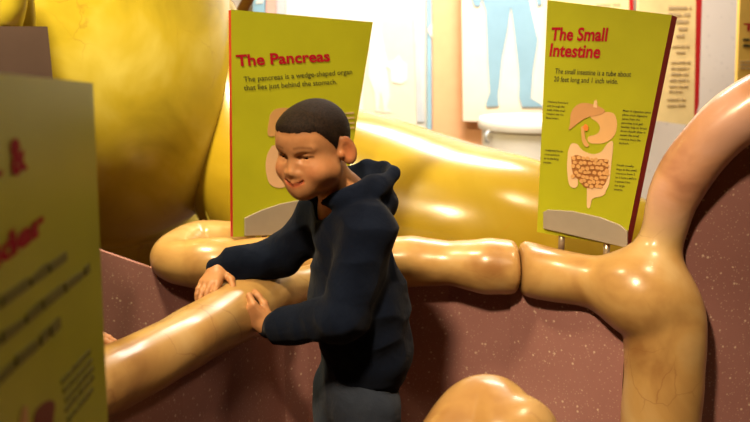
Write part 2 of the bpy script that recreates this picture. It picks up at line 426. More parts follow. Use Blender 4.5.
# ------------------------------------------------------------------ stomach and pancreas
S = SDF((-2.0, 2.45, .05), (-.3, 4.1, 2.9), .028)
S.ell((-1.07, 3.25, 1.50), (.56, .62, .84)); S.ell((-.95, 3.22, 1.14), (.46, .53, .54), k=.12); S.ell((-1.0, 3.6, .5), (.3, .3, .56), k=.1); S.ell((-1.35, 3.3, 2.1), (.5, .5, .6), k=.3)
v, f = S.mesh(); v = relax(v, f, 4); v = v + vnormals(v, f) * (wob(v, 5, 3) * .02)[:, None]
o = mesh_obj('stomach_model', v, f, m_stomach); props(o, 'huge glossy yellow stomach model bulging behind the tan tubes at left', 'organ model')
pp, rr = spline([(-.63, 3.30, 1.42), (-.52, 3.25, 1.12), (-.34, 3.20, .84), (-.06, 3.12, .76), (.22, 3.0, .70), (.55, 2.92, .66), (1.05, 2.85, .55)], [.14, .21, .32, .34, .325, .28, .20])
S = SDF(pp.min(0) - .45, pp.max(0) + .4, .024); S.chain(pp, rr)
v, f = S.mesh(); v = relax(v, f, 4); v = v + vnormals(v, f) * (wob(v, 7, 8) * .012)[:, None]
o = mesh_obj('pancreas_model', v, f, m_pan); props(o, 'smooth yellow organ model sloping down between the two green signs', 'organ model')
# puckered seam between the two organs
pts = [at(208 + 2 * math.sin(i * 1.3), 70 + i * 9.5, 3.0) for i in range(6, 18)]
gut('puckered_seam', [(pts, [.010 + .004 * (i % 2) for i in range(6, 18)])], m_stomach, None, .007, .003, 5, tag=('puckered yellow seam running down the right side of the stomach model', 'seam'))
gut('gullet_tube', [([V(-1.06, 2.58, .02), V(-1.05, 2.57, .8), at(2, 60, 2.5), at(10, 22, 2.45), at(16, -10, 2.45), at(20, -60, 2.45)], [.035]*6)], m_stomach, None, .009, .003, 6, tag=('slim ochre tube rising at the top left corner', 'tube'))
gut('gullet_tube', [([V(-.97, 2.62, .02), V(-.97, 2.62, .8), at(26, 60, 2.55), at(27, 22, 2.52), at(24, -10, 2.52), at(18, -60, 2.52)], [.026]*6)], m_stomach, None, .009, .003, 7, tag=('slim pale yellow tube between the ochre tube and the stomach', 'tube'))

# ------------------------------------------------------------------ the tan intestine tubes
ZA = .745
A = [atz(235, 243, ZA+.02)+V(0,.1,0), atz(196, 247, ZA)+V(-.02,.09,0), atz(172, 258, ZA), atz(200, 263, ZA), atz(235, 263, ZA), atz(300, 260, ZA), atz(360, 262, ZA), atz(410, 262, ZA), atz(450, 264, ZA), atz(490, 266, ZA), atz(512, 267, ZA)]
gut('intestine_tube', [(A, [.05,.058,.06,.068,.068,.07,.072,.069,.064,.077,.074])], m_gut, None, .009, .007, 2, cuts=[(atz(517.2, 267, ZA), V(1,0,0))],
    tag=('long tan intestine tube behind the boy, ending at the dark joint', 'intestine model'))
Bq = [atz(523, 268, ZA), atz(560, 276, ZA), atz(600, 284, ZA-.005), atz(640, 293, ZA-.015)]
e = Bq[-1]; Bq += [e + V(.055,-.01,-.06), V(e[0]+.065, e[1]-.02, .52), V(e[0]+.062, e[1]-.02, .3), V(e[0]+.06, e[1]-.01, .03)]
yb = e[1]
arc = [e + V(.03, .03, .0), at(663, 232, yb+.03), at(676, 190, yb+.02), at(703, 150, yb), at(742, 114, yb-.02), at(800, 88, yb-.04), at(900, 70, yb-.05)]
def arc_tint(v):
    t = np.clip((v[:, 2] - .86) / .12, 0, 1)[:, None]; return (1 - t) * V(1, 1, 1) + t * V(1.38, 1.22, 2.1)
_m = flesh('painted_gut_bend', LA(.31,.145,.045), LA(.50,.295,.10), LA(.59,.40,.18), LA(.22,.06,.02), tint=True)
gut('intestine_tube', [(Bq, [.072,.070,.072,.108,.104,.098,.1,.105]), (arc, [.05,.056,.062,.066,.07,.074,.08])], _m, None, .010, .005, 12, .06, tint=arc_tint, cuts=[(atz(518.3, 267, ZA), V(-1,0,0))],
    tag=('thick tan intestine tube that bends to the floor and arches up at the right', 'intestine model'))
ZB = .735
Bp = [atz(20, 425, ZB), atz(70, 400, ZB), atz(115, 377, ZB), atz(170, 350, ZB), atz(215, 324, ZB), atz(247, 306, ZB), atz(275, 291, ZB), atz(300, 285, ZB), atz(330, 275, ZB)]
gut('intestine_tube', [(Bp, [.064,.064,.064,.063,.064,.074,.062,.044,.043])], m_gut, None, .008, .006, 21,
    tag=('tan intestine tube in front of the boy, his hands resting on it', 'intestine model'))
Lq = [atz(420, 520, .58), atz(448, 452, .650), atz(484, 417, .685), atz(508, 434, .678), atz(530, 468, .62)]
Lq = [Lq[0]+V(-.02,-.02,-.6)] + Lq + [Lq[-1]+V(.03,-.02,-.58)]
gut('intestine_loop', [(Lq, [.05,.05,.064,.074,.066,.06,.06]), ([atz(484,445,.665), atz(500,440,.68), atz(516,450,.67)], [.04,.05,.045])], m_gut, None, .008, .004, 31, .025,
    tag=('glossy tan intestine loop rising into the bottom of the picture', 'intestine model'))

# ------------------------------------------------------------------ low speckled walls below the tubes
def curtain(name, pts, z0, z1, t, mat, tag):
    pts = [np.array(p, float) for p in pts]; n = len(pts); v = []; f = []
    for i, p in enumerate(pts):
        d = pts[min(i+1, n-1)] - pts[max(i-1, 0)]; d[2] = 0; d = unit(d); nn = V(d[1], -d[0], 0)
        zt = z1[i] if isinstance(z1, (list, tuple, np.ndarray)) else z1
        for s, z in ((1, z0), (1, zt), (-1, zt), (-1, z0)):
            q = p + nn * s * t / 2; v.append((q[0], q[1], z))
    for i in range(n - 1):
        for k in range(4): f.append([i*4+k, i*4+(k+1)%4, (i+1)*4+(k+1)%4, (i+1)*4+k])
    f += [[0, 1, 2, 3], [(n-1)*4+k for k in (3, 2, 1, 0)]]
    o = fix_normals(mesh_obj(name, v, f, mat, smooth=False)); props(o, *tag); return o
yw = [atz(x, 262, ZA) + V(0, .03, 0) for x in (-60, 60, 170, 235, 300, 400, 450)]
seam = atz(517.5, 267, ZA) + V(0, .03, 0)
curtain('speckled_panel', yw + [seam - V(.004, 0, 0)], 0, [.83, .81, .70] + [ZA-.045]*5, .015, m_speck, ('maroon speckled low wall left of the upright joint, under the long tan tube', 'wall panel'))
curtain('speckled_panel', [seam + V(.004, 0, 0), atz(560, 276, ZA)+V(0,.03,0), atz(600, 284, ZA)+V(.0,.03,0), Bq[3]+V(-.02,.02,0)], 0, ZA-.045, .05, m_speck, ('maroon speckled wall panel right of the upright joint, under the bent tube', 'wall panel'))
o = box('joint_shade_strip', (seam[0]-.0032, seam[1]-.0275, 0), (seam[0]+.0032, seam[1]+.02, ZA-.06), flat('joint_shade_black', LA(.012,.006,.005), .7)); props(o, 'thin black strip added as the shade in the upright joint between the two speckled panels', 'joint')  # added black filler, stands in for the shade inside the panel gap
ap, _ = spline(arc[2:], [1]*(len(arc)-2), 5)
curtain('speckled_panel', [V(e[0]+.03, yb+.05, 0), V(ap[0][0]-.03, yb+.05, 0)] + [V(p[0], yb+.05, 0) for p in ap], 0, [.8, .9] + [p[2]-.02 for p in ap], .05, m_speck, ('maroon speckled wall under the arching tube at the right edge', 'wall panel'))
curtain('speckled_panel', [p + V(0, 0, 0) for p in Bp], 0, ZB-.035, .05, m_speck, ('maroon speckled low wall under the tube the boy leans on', 'wall panel'))

# ------------------------------------------------------------------ signs
class Plane:
    def __init__(s, P, yaw, lean):
        s.P = np.asarray(P, float); s.r = V(math.cos(yaw), math.sin(yaw), 0)
        back = V(-math.sin(yaw), math.cos(yaw), 0)
        s.u = unit(V(0, 0, 1) * math.cos(lean) + back * math.sin(lean)); s.n = np.cross(s.r, s.u)
    def px(s, x, y, lift=0.):
        d = ray(x, y); q = s.P + s.n * lift; t = ((q - CAM) @ s.n) / (d @ s.n); return CAM + d * t
def printed(name, pl, pts, mat, parent, lift=.0012, k=0, t=.0008):
    P = [pl.px(x, y, lift) for x, y in pts]
    if k:
        P, _ = spline(P + [P[0]], [1] * (len(P) + 1), k); P = list(P[:-1])
    return prism(name, P, -pl.n * t, mat, parent)
def px_text(name, s, pl, p0, p1, caph, mat, parent, bold=0.):
    P0, P1 = pl.px(*p0), pl.px(*p1); cap = abs((pl.px(p0[0], p0[1] - caph) - P0) @ pl.u)
    return text_mesh(name, s, P0, P1, cap, pl.u, pl.n, mat, parent, bold)
def sign(pl, corners, label, base, edge, thick=.016):
    s = thing('sign', label, 'sign', base)
    prism('panel', [pl.px(*c) for c in corners], -pl.n * thick, [m_green, edge, m_backing], s, side_mat=1, back_mat=2)
    return s
def posts(pl, s, tops, zb, lift=.01):
    for (x, y) in tops:
        a = pl.px(x, y, -.01); a2 = V(a[0], a[1], zb)
        v, f = tube_mesh([a, a2], [.0085, .0085], 12); mesh_obj('post', v, f, m_post, s)
def bracket(pl, s, pts):
    o = prism('bracket', [pl.px(x, y, .009) for x, y in pts], -pl.n * .007, m_steel, s); bevel(o, .0015); return o

# first sign: the pancreas
pl = Plane(at(264, 236, 2.42), math.radians(28), math.radians(7))
s = sign(pl, [(231, 9.5), (373, 22), (339, 232), (233, 237)], 'green sign titled The Pancreas, standing behind the boy', (pl.px(264, 236)[0], pl.px(264, 236)[1], .8), m_red, .02)
px_text('title', 'The Pancreas', pl, (236.5, 66), (330, 61), 11.5, m_title, s, .028)
px_text('text', 'The pancreas is a wedge-shaped organ', pl, (244, 82), (352, 74), 5.6, m_ink, s, .004)
px_text('text', 'that lies just behind the stomach.', pl, (244, 90.5), (337, 84), 5.6, m_ink, s, .004)
m_lpink = flat('print_faded_pink', LA(.50,.27,.10), .5); m_pale = flat('print_pale_pink', LA(.62,.38,.22), .5)
il = printed('illustration', pl, [(270,115),(276,109),(290,108),(300,112),(302,124),(290,132),(279,135),(268,135)], m_lpink, s, k=4)
printed('pale_shape', pl, [(272,146),(282,144),(292,150),(296,166),(290,182),(281,188),(270,184),(266,170),(267,156)], m_pale, il, k=4)
printed('tail_shape', pl, [(292,176),(304,178),(306,194),(296,198),(291,190)], m_lpink, il, k=4)
for i, y in enumerate((116, 120, 124)):
    pass
scribble_lines('caption', s, None, [(pl.px(345, y, .001), .03) for y in (114, 119, 124, 129)], m_greyink, pl.r, pl.u, pl.n, .006)
bracket(pl, s, [(245,236),(245,218),(262,210),(280,204),(300,200),(328,198),(328,234)])
posts(pl, s, [(264, 233), (316, 232)], .795)

# second sign: the small intestine
pl = Plane(at(585, 247, 2.29), math.radians(-40), math.radians(9))
s = sign(pl, [(547.5, 0), (672, 15), (625, 247), (537, 232)], 'green sign titled The Small Intestine, standing on the bent tube at right', (pl.px(585, 247)[0], pl.px(585, 247)[1], .8), m_maroon, .034)
px_text('title', 'The Small', pl, (550.5, 40), (607, 41), 13, m_title, s, .028)
px_text('title', 'Intestine', pl, (549.5, 56), (600, 58), 13, m_title, s, .028)
px_text('text', 'The small intestine is a tube about', pl, (555, 73.5), (631, 77), 5.4, m_ink, s, .006)
px_text('text', '20 feet long and 1 inch wide.', pl, (554, 81.5), (618, 84), 5.4, m_ink, s, .006)
def caption(lines, x0, y0, dy, wids, slope=.075, sx=-.12):
    for i, (t, w) in enumerate(zip(lines, wids)):
        x = x0 + sx * i * dy; y = y0 + i * dy; px_text('caption', t, pl, (x, y), (x + w, y + w * slope), 2.1, m_ink, s, .012)
caption(['Nutrients from food', 'pass through the', 'walls of the small', 'intestine into the', 'blood stream.'], 548, 102.5, 4, [20, 17, 18, 17, 13])
caption(['Undigested foods', 'waste and move', 'on to the large', 'intestine.'], 545, 151, 4, [18, 15, 15, 8])
caption(['Most of digestion takes', 'place once digestive', 'juices from the', 'pancreas and gall', 'bladder help to break', 'down foods after it', 'enters the small', 'intestine from the', 'stomach.'], 623, 111.5, 4.05, [28, 25, 18, 21, 26, 25, 19, 21, 10])
caption(['Food usually', 'stays in the small', 'intestine from 3', 'to 5 hours before', 'it passes into', 'the large', 'intestine.'], 617, 166, 4.05, [17, 20, 19, 21, 15, 10, 9])
m_i1 = flat('print_liver_tan', LA(.56,.28,.11), .5); m_i2 = flat('print_stomach_peach', LA(.70,.40,.17), .5); m_i3 = flat('print_colon_pink', LA(.72,.47,.27), .5)
m_i4 = flat('print_coil_tan', LA(.62,.33,.12), .5); m_i5 = flat('print_coil_line', LA(.32,.12,.03), .5); m_i6 = flat('print_gall_orange', LA(.72,.22,.03), .5)
il = printed('illustration', pl, [(594,103),(596,99.5),(597.5,104),(598,113),(607,112),(614,114),(617,124),(614,136),(604,143),(590,143),(588,137),(597,134),(600,128),(597,122),(590,116)], m_i2, s, k=3)
printed('liver', pl, [(570,124),(571,113),(577,105),(586,103),(598,106),(605,111),(599,115),(588,117),(578,123),(569,130)], m_i1, il, .0022, k=3)
printed('gullet', pl, [(593,107),(594.3,100.5),(596.5,101),(597,108)], m_i3, il, .003)
printed('gallbladder', pl, [(583,127),(585,124),(588,126),(588,130),(585,131)], m_i6, il, .003, k=2)
printed('duodenum', pl, [(581,127),(584,126),(585,138),(589,145),(586,147),(582,141)], m_i4, il, .0026, k=2)
printed('colon', pl, [(568,152),(571,144),(577,144),(582,150),(592,154),(601,152),(607,144),(612,141),(613,147),(611,165),(609,184),(602,196),(597,194),(603,180),(605,165),(600,160),(588,161),(578,157),(574,160),(576,172),(578,184),(574,188),(569,184),(567,168)], m_i3, il, .0018, k=3)
printed('rectum', pl, [(587,188),(600,186),(606,183),(605,194),(598,197),(592,199),(590,207),(587,207)], m_i3, il, .0016, k=2)
co = printed('small_intestine', pl, [(571,157),(578,155),(590,160),(602,159),(608,162),(607,178),(603,186),(592,188),(584,187),(579,180),(573,174)], m_i5, il, .0024, k=3)
pts = []
random.seed(9)
vs, fs = [], []
for ry in range(7):
    for rx in range(8):
        x = 573.5 + rx * 4.6 + (ry % 2) * 2.2 + random.uniform(-1, 1); y = 158.5 + ry * 4.4 + rx * .35 + random.uniform(-1.1, 1.1)
        if x > 607.5 or (ry > 4 and x < 580) or (ry > 5 and (x < 584 or x > 604)): continue
        i = len(vs); a0 = random.uniform(0, 3)
        ring = [pl.px(x + 2.15*math.cos(t*PI/5), y + 1.85*math.sin(t*PI/5)*(1+.25*math.sin(a0+t)), .0042) for t in range(10)]
        vs += ring + [p - pl.n * .0012 for p in ring]; fs += [[i+t for t in range(9, -1, -1)]] + [[i+t, i+10+t, i+10+(t+1)%10, i+(t+1)%10] for t in range(10)]
fix_normals(mesh_obj('coils', vs, fs, m_i4, il, smooth=False))
bracket(pl, s, [(543,228.5),(543,212),(548,209.5),(572,211),(600,217),(620,225),(627,231),(627,248)])
posts(pl, s, [(562, 231), (607, 242)], .78)

# near sign at the left, turned almost edge on
pl = Plane(V(-.350, 1.0, 1.0), math.radians(90), math.radians(1.5))
base = V(-.345, .9, .66)
s = sign(pl, [(-118, 60), (93, 83), (108, 424), (107, 470), (-260, 700)], 'blurred green sign close to the camera at left, ending in red letters dder', base, m_red)
bot = [(107, 470), (-260, 700)]
px_text('title', '&', pl, (11, 176), (27, 166), 36, m_title, s, .05)
px_text('title', 'The Liver', pl, (-190, 310), (4, 183), 36, m_title, s, .05)
px_text('title', 'Gallbladder', pl, (-170, 395), (45, 229), 38, m_title, s, .05)
def slant(rows, h):
    out = []
    for x0, y0, x1, y1 in rows:
        a, b_ = pl.px(x0, y0, .001), pl.px(x1, y1, .001); out.append((a, float((b_ - a) @ pl.r)))
    return out
m_inkf = flat('print_faded_olive', LA(.14,.125,.012), .6)
scribble_lines('text', s, None, slant([(-60,352,68,262),(-60,395,90,272),(-40,420,62,342)], 0), m_inkf, pl.r, pl.u, pl.n, .014)
scribble_lines('caption', s, None, slant([(62,384,90,350),(64,393,92,360),(66,402,94,370),(66,412,94,380),(68,422,94,392)], 0), m_inkf, pl.r, pl.u, pl.n, .006)
m_livp = flat('print_liver_maroon', LA(.14,.02,.012), .5)
il = printed('illustration', pl, [(34,426),(35,414),(42,404),(51,400),(55,404),(54,416),(50,440)], m_livp, s, k=3)
printed('pale_shape', pl, [(20,422),(24,406),(28,410),(28,430),(22,440)], m_lpink, il, k=3)
lo = pl.px(60, 500, .009)
q = [V(-.345, .70, .745), V(-.345, 1.08, .745), V(-.343, 1.08, .70), V(-.343, .70, .70)]
prism('bracket', [p + V(.012, 0, 0) for p in q], V(-.007, 0, 0), m_steel, s)
for yy in (.78, 1.0):
    v, f = tube_mesh([V(-.347, yy, .73), V(-.347, yy, .60)], [.0085]*2, 12); mesh_obj('post', v, f, m_post, s)
gut('intestine_tube', [([V(-.36, .55, .545), V(-.345, .8, .55), V(-.345, 1.05, .55), V(-.36, 1.25, .52)], [.062]*4)], m_gut, None, .01, .003, 41, tag=('tan intestine tube carrying the blurred sign, below the picture at left', 'intestine model'))
curtain('speckled_panel', [V(-.36, .55, 0), V(-.345, .8, 0), V(-.345, 1.05, 0), V(-.36, 1.25, 0)], 0, .52, .05, m_speck, ('maroon speckled low wall carrying the blurred sign', 'wall panel'))
# dark board behind it
pl = Plane(at(20, 120, 2.4), math.radians(20), 0)
s = thing('sign', 'dark grey brown sign back showing above the blurred green sign', 'sign', (pl.P[0], pl.P[1], 0))
prism('panel', [pl.px(-70, 26), pl.px(47.5, 26.5), pl.px(57, 120), pl.px(-70, 130)], -pl.n * .02, m_backing, s)
a = pl.px(5, 110, -.03); v, f = tube_mesh([a, V(a[0], a[1], .79)], [.014, .014], 12); mesh_obj('post', v, f, m_post, s)

# ------------------------------------------------------------------ people
def ortho(d, n):
    d = unit(d); n = unit(n - d * (n @ d)); return d, n
def hand(S, W, d, n, left, curl, thumb, sc=.86, spread=.05, k=.004):
    d, n = ortho(np.asarray(d, float), np.asarray(n, float)); t = np.cross(d, n) if left else np.cross(n, d)   # t: towards the thumb
    K = []
    for i, (off, fw) in enumerate(((.026, .068), (.009, .072), (-.008, .068), (-.024, .060))):
        q = W + (t * off + d * fw - n * .002 * abs(i - 1.2)) * sc; K.append(q)
        S.cone(W + t * off * .5 * sc + d * .006 * sc, q, .0135 * sc, .0108 * sc, .012)
    S.cone(W - d * .03, W + d * .01, .021 * sc, .018 * sc, .015)
    for i, L in enumerate((.066, .074, .069, .054)):
        a = K[i]; ang = 0; sp = (1.5 - i) * spread
        for j, fr in enumerate((.46, .30, .24)):
            ang += curl[i][j]
            dd = d * math.cos(ang) - n * math.sin(ang); dd = unit(dd + t * sp * max(0, math.cos(ang)))
            b = a + dd * L * fr * sc; r0 = (.0088 - .0009 * j) * sc; r1 = (.0080 - .0010 * j) * sc
            S.cone(a, b, r0 if j else .0098 * sc, r1, .0035); a = b
    a = W + (t * .020 + d * .018 - n * .006) * sc; out, fwd, inn = thumb
    for j, (L, r) in enumerate(((.036, .0115), (.028, .0092), (.022, .0085))):
        dd = unit(t * out[j] + d * fwd[j] - n * inn[j]); b = a + dd * L * sc; S.cone(a, b, r * sc, (r - .0012) * sc, .006); a = b
def build_person(label, foot, J, yaw, head, hands, mats, h=.0026, hh=.0036):
    f = V(-math.sin(yaw), -math.cos(yaw), 0); l = V(math.cos(yaw), -math.sin(yaw), 0); U = V(0, 0, 1)
    RB = np.stack([l, f, U], 1); fr = (RB, V(1, .78, 1))
    root = thing('person', label, 'person', foot)
    N, P = J['neck'], J['hips']; Ls, Rs = N + l * .105 - U * .045, N - l * .105 - U * .045
    Hc, hy, hp = head; hf = V(-math.sin(hy) * math.cos(hp), -math.cos(hy) * math.cos(hp), -math.sin(hp)); hl = V(math.cos(hy), -math.sin(hy), 0); hu = np.cross(hl, hf)
    hu = -hu if hu[2] < 0 else hu
    RH = np.stack([hl, hf, hu], 1); HS = J.get('hs', 1.); H = lambda x, y, z: Hc + RH @ (V(x, y, z) * HS)
    legs = {}
    for s in (1, -1):
        hip = P + l * .06 * s - U * .02; kn = (hip + V(foot[0], foot[1], 0) + l * .07 * s) / 2 + f * .01; kn[2] = .31; an = V(foot[0], foot[1], .065) + l * .075 * s; legs[s] = (hip, kn, an)
    allp = [N, P, Ls, Rs, J['Le'], J['Re'], J['Lw'], J['Rw'], Hc] + [q for t in legs.values() for q in t]
    lo = np.min(allp, 0) - .19; hi = np.max(allp, 0) + .19; lo[2] = -.01; hi[2] = Hc[2] + .16
    # --- the body, one continuous surface
    S = SDF(lo, hi, h)
    S.cone(N - U * .06, P + U * .02, .080, .076, .03, fr=fr); S.cone(P + U * .02, P - U * .02, .076, .080, .03, fr=fr)
    S.cone(N + U * .01, Ls, .035, .036, .03).cone(N + U * .01, Rs, .035, .036, .03)
    for s, sh, el, wr in ((1, Ls, J['Le'], J['Lw']), (-1, Rs, J['Re'], J['Rw'])):
        S.cone(sh, el, .034, .029, .02).cone(el, wr, .029, .0195, .01)
    for s in (1, -1):
        hip, kn, an = legs[s]; S.cone(hip, kn, .058, .045, .02).cone(kn, an, .045, .030, .01)
        S.cone(an - U * .035, an - U * .045 + f * .10, .026, .020, .02)
    def skull(T, k=.03):
        T.ell(H(0, -.012, .025), (.070, .088, .077), RH)
        T.ell(H(0, .018, -.030), (.060, .060, .070), RH, .03); T.ell(H(0, .030, .040), (.056, .050, .046), RH, .03)
        return T
    S.g = HS; skull(S)
    S.cone(H(0, .028, -.056), H(0, .060, -.080), .042, .015, .03)
    for s in (1, -1):
        S.ell(H(.039 * s, .046, -.036), (.029, .028, .026), RH, .025)
        S.cone(H(.044 * s, .01, -.048), H(.014 * s, .054, -.074), .022, .016, .03)
    S.cone(H(0, .066, .002), H(0, .0845, -.029), .0065, .0100, .014)
    for s in (1, -1): S.ell(H(.0135 * s, .0775, -.033), (.0085, .009, .0072), RH, .007)
    S.ell(H(0, .064, -.058), (.028, .018, .022), RH, .02)
    for s in (1, -1):
        S.ell(H(.030 * s, .0745, .002), (.019, .0095, .010), RH, .010, 'sub')
        S.cone(H(.012 * s, .069, .019), H(.044 * s, .060, .021), .006, .005, .012)                       # brow ridge
        S.chain([H(.047 * s, .054, -.001), H(.038 * s, .0655, .0052), H(.028 * s, .0685, .0058), H(.015 * s, .063, .0)], [.003, .0036, .0036, .003], .003)
        S.chain([H(.047 * s, .054, -.002), H(.037 * s, .0645, -.0066), H(.027 * s, .0665, -.0072), H(.015 * s, .063, -.003)], [.003, .0036, .0036, .003], .004)
    S.chain([H(-.026, .070, -.0475), H(-.012, .0815, -.0535), H(0, .0845, -.0545), H(.012, .0815, -.0535), H(.026, .070, -.0475)], [.003, .0042, .0044, .0042, .003], .004)
    S.chain([H(-.022, .071, -.0515), H(-.010, .0785, -.0615), H(0, .0805, -.063), H(.010, .0785, -.0615), H(.022, .071, -.0515)], [.003, .0048, .005, .0048, .003], .004)
    S.chain([H(-.025, .077, -.0492), H(0, .0915, -.0583), H(.025, .077, -.0492)], [.0022, .003, .0022], .002, op='sub')
    for s in (1, -1):                                                                                     # ears
        RE = RH @ np.array(Matrix.Rotation(s * math.radians(42), 3, 'Z')) @ np.array(Matrix.Rotation(math.radians(-12), 3, 'X'))
        S.ell(H(.080 * s, -.016, -.006), (.008, .021, .034), RE, .006)
        S.ell(H(.089 * s, -.008, -.004), (.0105, .0135, .024), RE, .004, 'sub')
        S.ell(H(.074 * s, -.002, -.012), (.006, .006, .009), RE, .005)
    S.g = 1.; S.cone(H(0, -.028, -.050), N + U * .0, .040, .045, .03)
    hand(S, J['Lw'], *hands['L'], k=.004); hand(S, J['Rw'], *hands['R'], k=.004)
    v, fc = S.mesh(); v = relax(v, fc, 1, .5)
    q = (v - Hc) @ RH / HS; x, y, z = np.abs(q[:, 0]), q[:, 1], q[:, 2]
    on = (np.linalg.norm(q, axis=1) < .15)
    tint = np.ones((len(v), 3))
    def paint(m, c):
        m = np.clip(m * on, 0, 1)[:, None]; tint[:] = tint * (1 - m) + tint * np.array(c) * m
    lipc = -.0583 + .0091 * (x / .025) ** 2
    paint((np.exp(-((z - lipc) / .0065) ** 2) * (x < .026) * (y > .066)) * .9, (1.05, .5, .48))
    paint(np.exp(-((z - lipc) / .0016) ** 2) * (x < .026) * (y > .062), (.3, .15, .15))
    br = .0225 + .0035 * np.sin((x - .008) / .042 * PI)
    paint(np.exp(-((z - br) / .0028) ** 2) * (x > .013) * (x < .050) * (y > .03) * .6, (.25, .2, .18))
    paint(np.exp(-((z - .0022 - .0020 * np.cos((x - .030) / .017 * 1.5)) / .0018) ** 2) * (np.abs(x - .030) < .018) * (y > .045), (.12, .1, .1))
    paint(np.exp(-(((x - .045) / .02) ** 2 + ((z + .03) / .02) ** 2)) * (y > .02) * .35, (1.1, .72, .68))
    paint(np.exp(-(((x - .085) / .012) ** 2 + ((y + .012) / .03) ** 2 + ((z + .005) / .04) ** 2)) * .6, (1.1, .62, .52))
    hz = np.interp(y, [-.1, -.05, -.034, -.008, .006, .014, .034, .052, .062, .09], [-.058, -.052, .004, .022, .000, .012, .034, .052, .054, .056])
    paint(np.clip((z - hz) / .012 + .5, 0, 1) * .8, (.35, .28, .25))
    body = mesh_obj('body', v, fc, mats['skin'], root, tint=tint)
    # eyes
    for s in (1, -1):
        c = H(.0305 * s, .0555, -.0008); gv = unit(hf + hl * (-.12) - hu * .12); vs, fs, fm = [], [], []
        a = unit(np.cross(gv, hu)); b = np.cross(a, gv)
        for i in range(13):
            for k2 in range(16):
                th = PI * i / 12; vs.append(c + .0125 * HS * (gv * math.cos(th) + (a * math.cos(2*PI*k2/16) + b * math.sin(2*PI*k2/16)) * math.sin(th)))
        for i in range(12):
            for k2 in range(16): fs.append([i*16+k2, i*16+(k2+1)%16, (i+1)*16+(k2+1)%16, (i+1)*16+k2]); fm.append(1 if i < 3 else 0)
        mesh_obj('eye', vs, fs, [m_eyew, m_iris], body, fmat=fm)
    # --- cropped hair
    T = SDF(Hc - .14, Hc + .14, .0026); T.g = HS; skull(T)
    G = [T.lo[i] + T.h * np.arange(T.n[i]) for i in range(3)]; Q = (np.stack(np.meshgrid(*G, indexing='ij'), -1) - Hc) @ RH / HS
    hz = np.interp(Q[..., 1], [-.1, -.05, -.034, -.008, .006, .014, .034, .052, .062, .09], [-.058, -.052, .004, .022, .000, .012, .034, .052, .054, .056])
    g = Q[..., 2] - hz + .0012 * np.sin(Q[..., 0] * 310) ; T.D = np.maximum(T.D - .0032 * np.clip(g / .016, 0.1, 1), -g * .8).astype(np.float32)
    v, fc = T.mesh(); v = relax(v, fc, 2); mesh_obj('hair', v, fc, mats['hair'], root)
    # --- hooded top
    T = SDF(lo, hi, hh)
    T.cone(N - U * .085 - f * .005, J['waist'], .098, .124, .03, fr=fr); T.cone(J['waist'], J['hem'], .124, .127, .04, fr=fr)
    T.cone(N - U * .015, Ls, .05, .056, .04).cone(N - U * .015, Rs, .05, .056, .04)
    for sh, el, wr in ((Ls, J['Le'], J['Lw']), (Rs, J['Re'], J['Rw'])):
        d = unit(wr - el); T.cone(sh, el, .058, .050, .03).cone(el, wr - d * .045, .051, .042, .015).cone(wr - d * .045, wr - d * .03, .042, .039, .012).cone(wr - d * .022, wr + d * .004, .0285, .0275, .006)
    ring = []; rr = []
    for i in range(15):
        a = math.radians(-150 + 300 * i / 14); q = N + (f * math.cos(a) * .068 + l * math.sin(a) * .070) + U * (.030 - .014 * math.cos(a)) - f * .004; ring.append(q); rr.append(.021 + .008 * (1 - math.cos(a)) / 2)
    T.chain(ring, rr, .012)
    T.ell(N - f * .064 + U * .006, (.084, .046, .060), RB @ np.array(Matrix.Rotation(math.radians(-28), 3, 'X')), .02)
    T.chain([N - f*.03 + l*.086 + U*.035, N - f*.080 + l*.055 + U*.058, N - f*.094 + U*.062, N - f*.080 - l*.055 + U*.058, N - f*.03 - l*.086 + U*.035], [.018, .020, .020, .020, .018], .012)
    T.ell(N - f * .050 + U * .075, (.056, .036, .036), RB, .015, 'sub')
    T.cone(N - U * .03 + f * .01, H(0, -.02, -.06), .049, .052, .008, 'sub')
    T.ell(J['hem'] - U * .281, (.4, .4, .20), None, .03, 'sub')
    T.cone(J['hem'] - U * .066, J['hem'] - U * .080, .108, .098, .01, fr=fr)   # waistband
    v, fc = T.mesh(); v = relax(v, fc, 3); nn = vnormals(v, fc)
    arm = np.min([np.linalg.norm(v - (e + (w - e) * t), axis=1) for e, w in ((J['Le'], J['Lw']), (J['Re'], J['Rw'])) for t in (0, .3, .6, .85)], 0)
    am = np.exp(-(arm / .08) ** 2)
    fold = -np.abs(wob(v, 26, 5)) * .010 + wob(v * V(1, 1, .45), 42, 6) * .005 + (-np.abs(wob(v, 48, 7)) * .010 + .003) * am
    v = v + nn * fold[:, None]
    top = mesh_obj('hooded_top', v, fc, mats['top'], root)
    # --- trousers and shoes
    T = SDF(lo, hi, .006)
    T.cone(P + U * .10, P - U * .03, .100, .094, .03, fr=fr)
    for s in (1, -1):
        hip, kn, an = legs[s]; T.cone(hip, kn, .076, .066, .02).cone(kn, an + U * .0, .066, .058, .015)
    T.put(lambda Q: .03 - Q[..., 2], lo, V(hi[0], hi[1], .1), 0, 'sub')
    v, fc = T.mesh(); v = relax(v, fc, 3); v = v + vnormals(v, fc) * ((-np.abs(wob(v, 26, 15)) * .010 + wob(v, 50, 16) * .003))[:, None]
    mesh_obj('trousers', v, fc, mats['pants'], root)
    for s in (1, -1):
        an = legs[s][2]; T = SDF(an - .2, an + .2, .006); a = V(an[0], an[1], .045); T.cone(a - f * .02, a + f * .10, .040, .034, .0); T.cone(a + U * .01, a + U * .035, .042, .040, .02)
        T.put(lambda Q: Q[..., 2] - .002, an - .2, V(an[0] + .2, an[1] + .2, .02), 0, 'sub')
        v, fc = T.mesh(); mesh_obj('shoe', relax(v, fc, 2), fc, m_shoe, root)
    return root
D = math.radians
N1 = at(346, 201, 1.92)
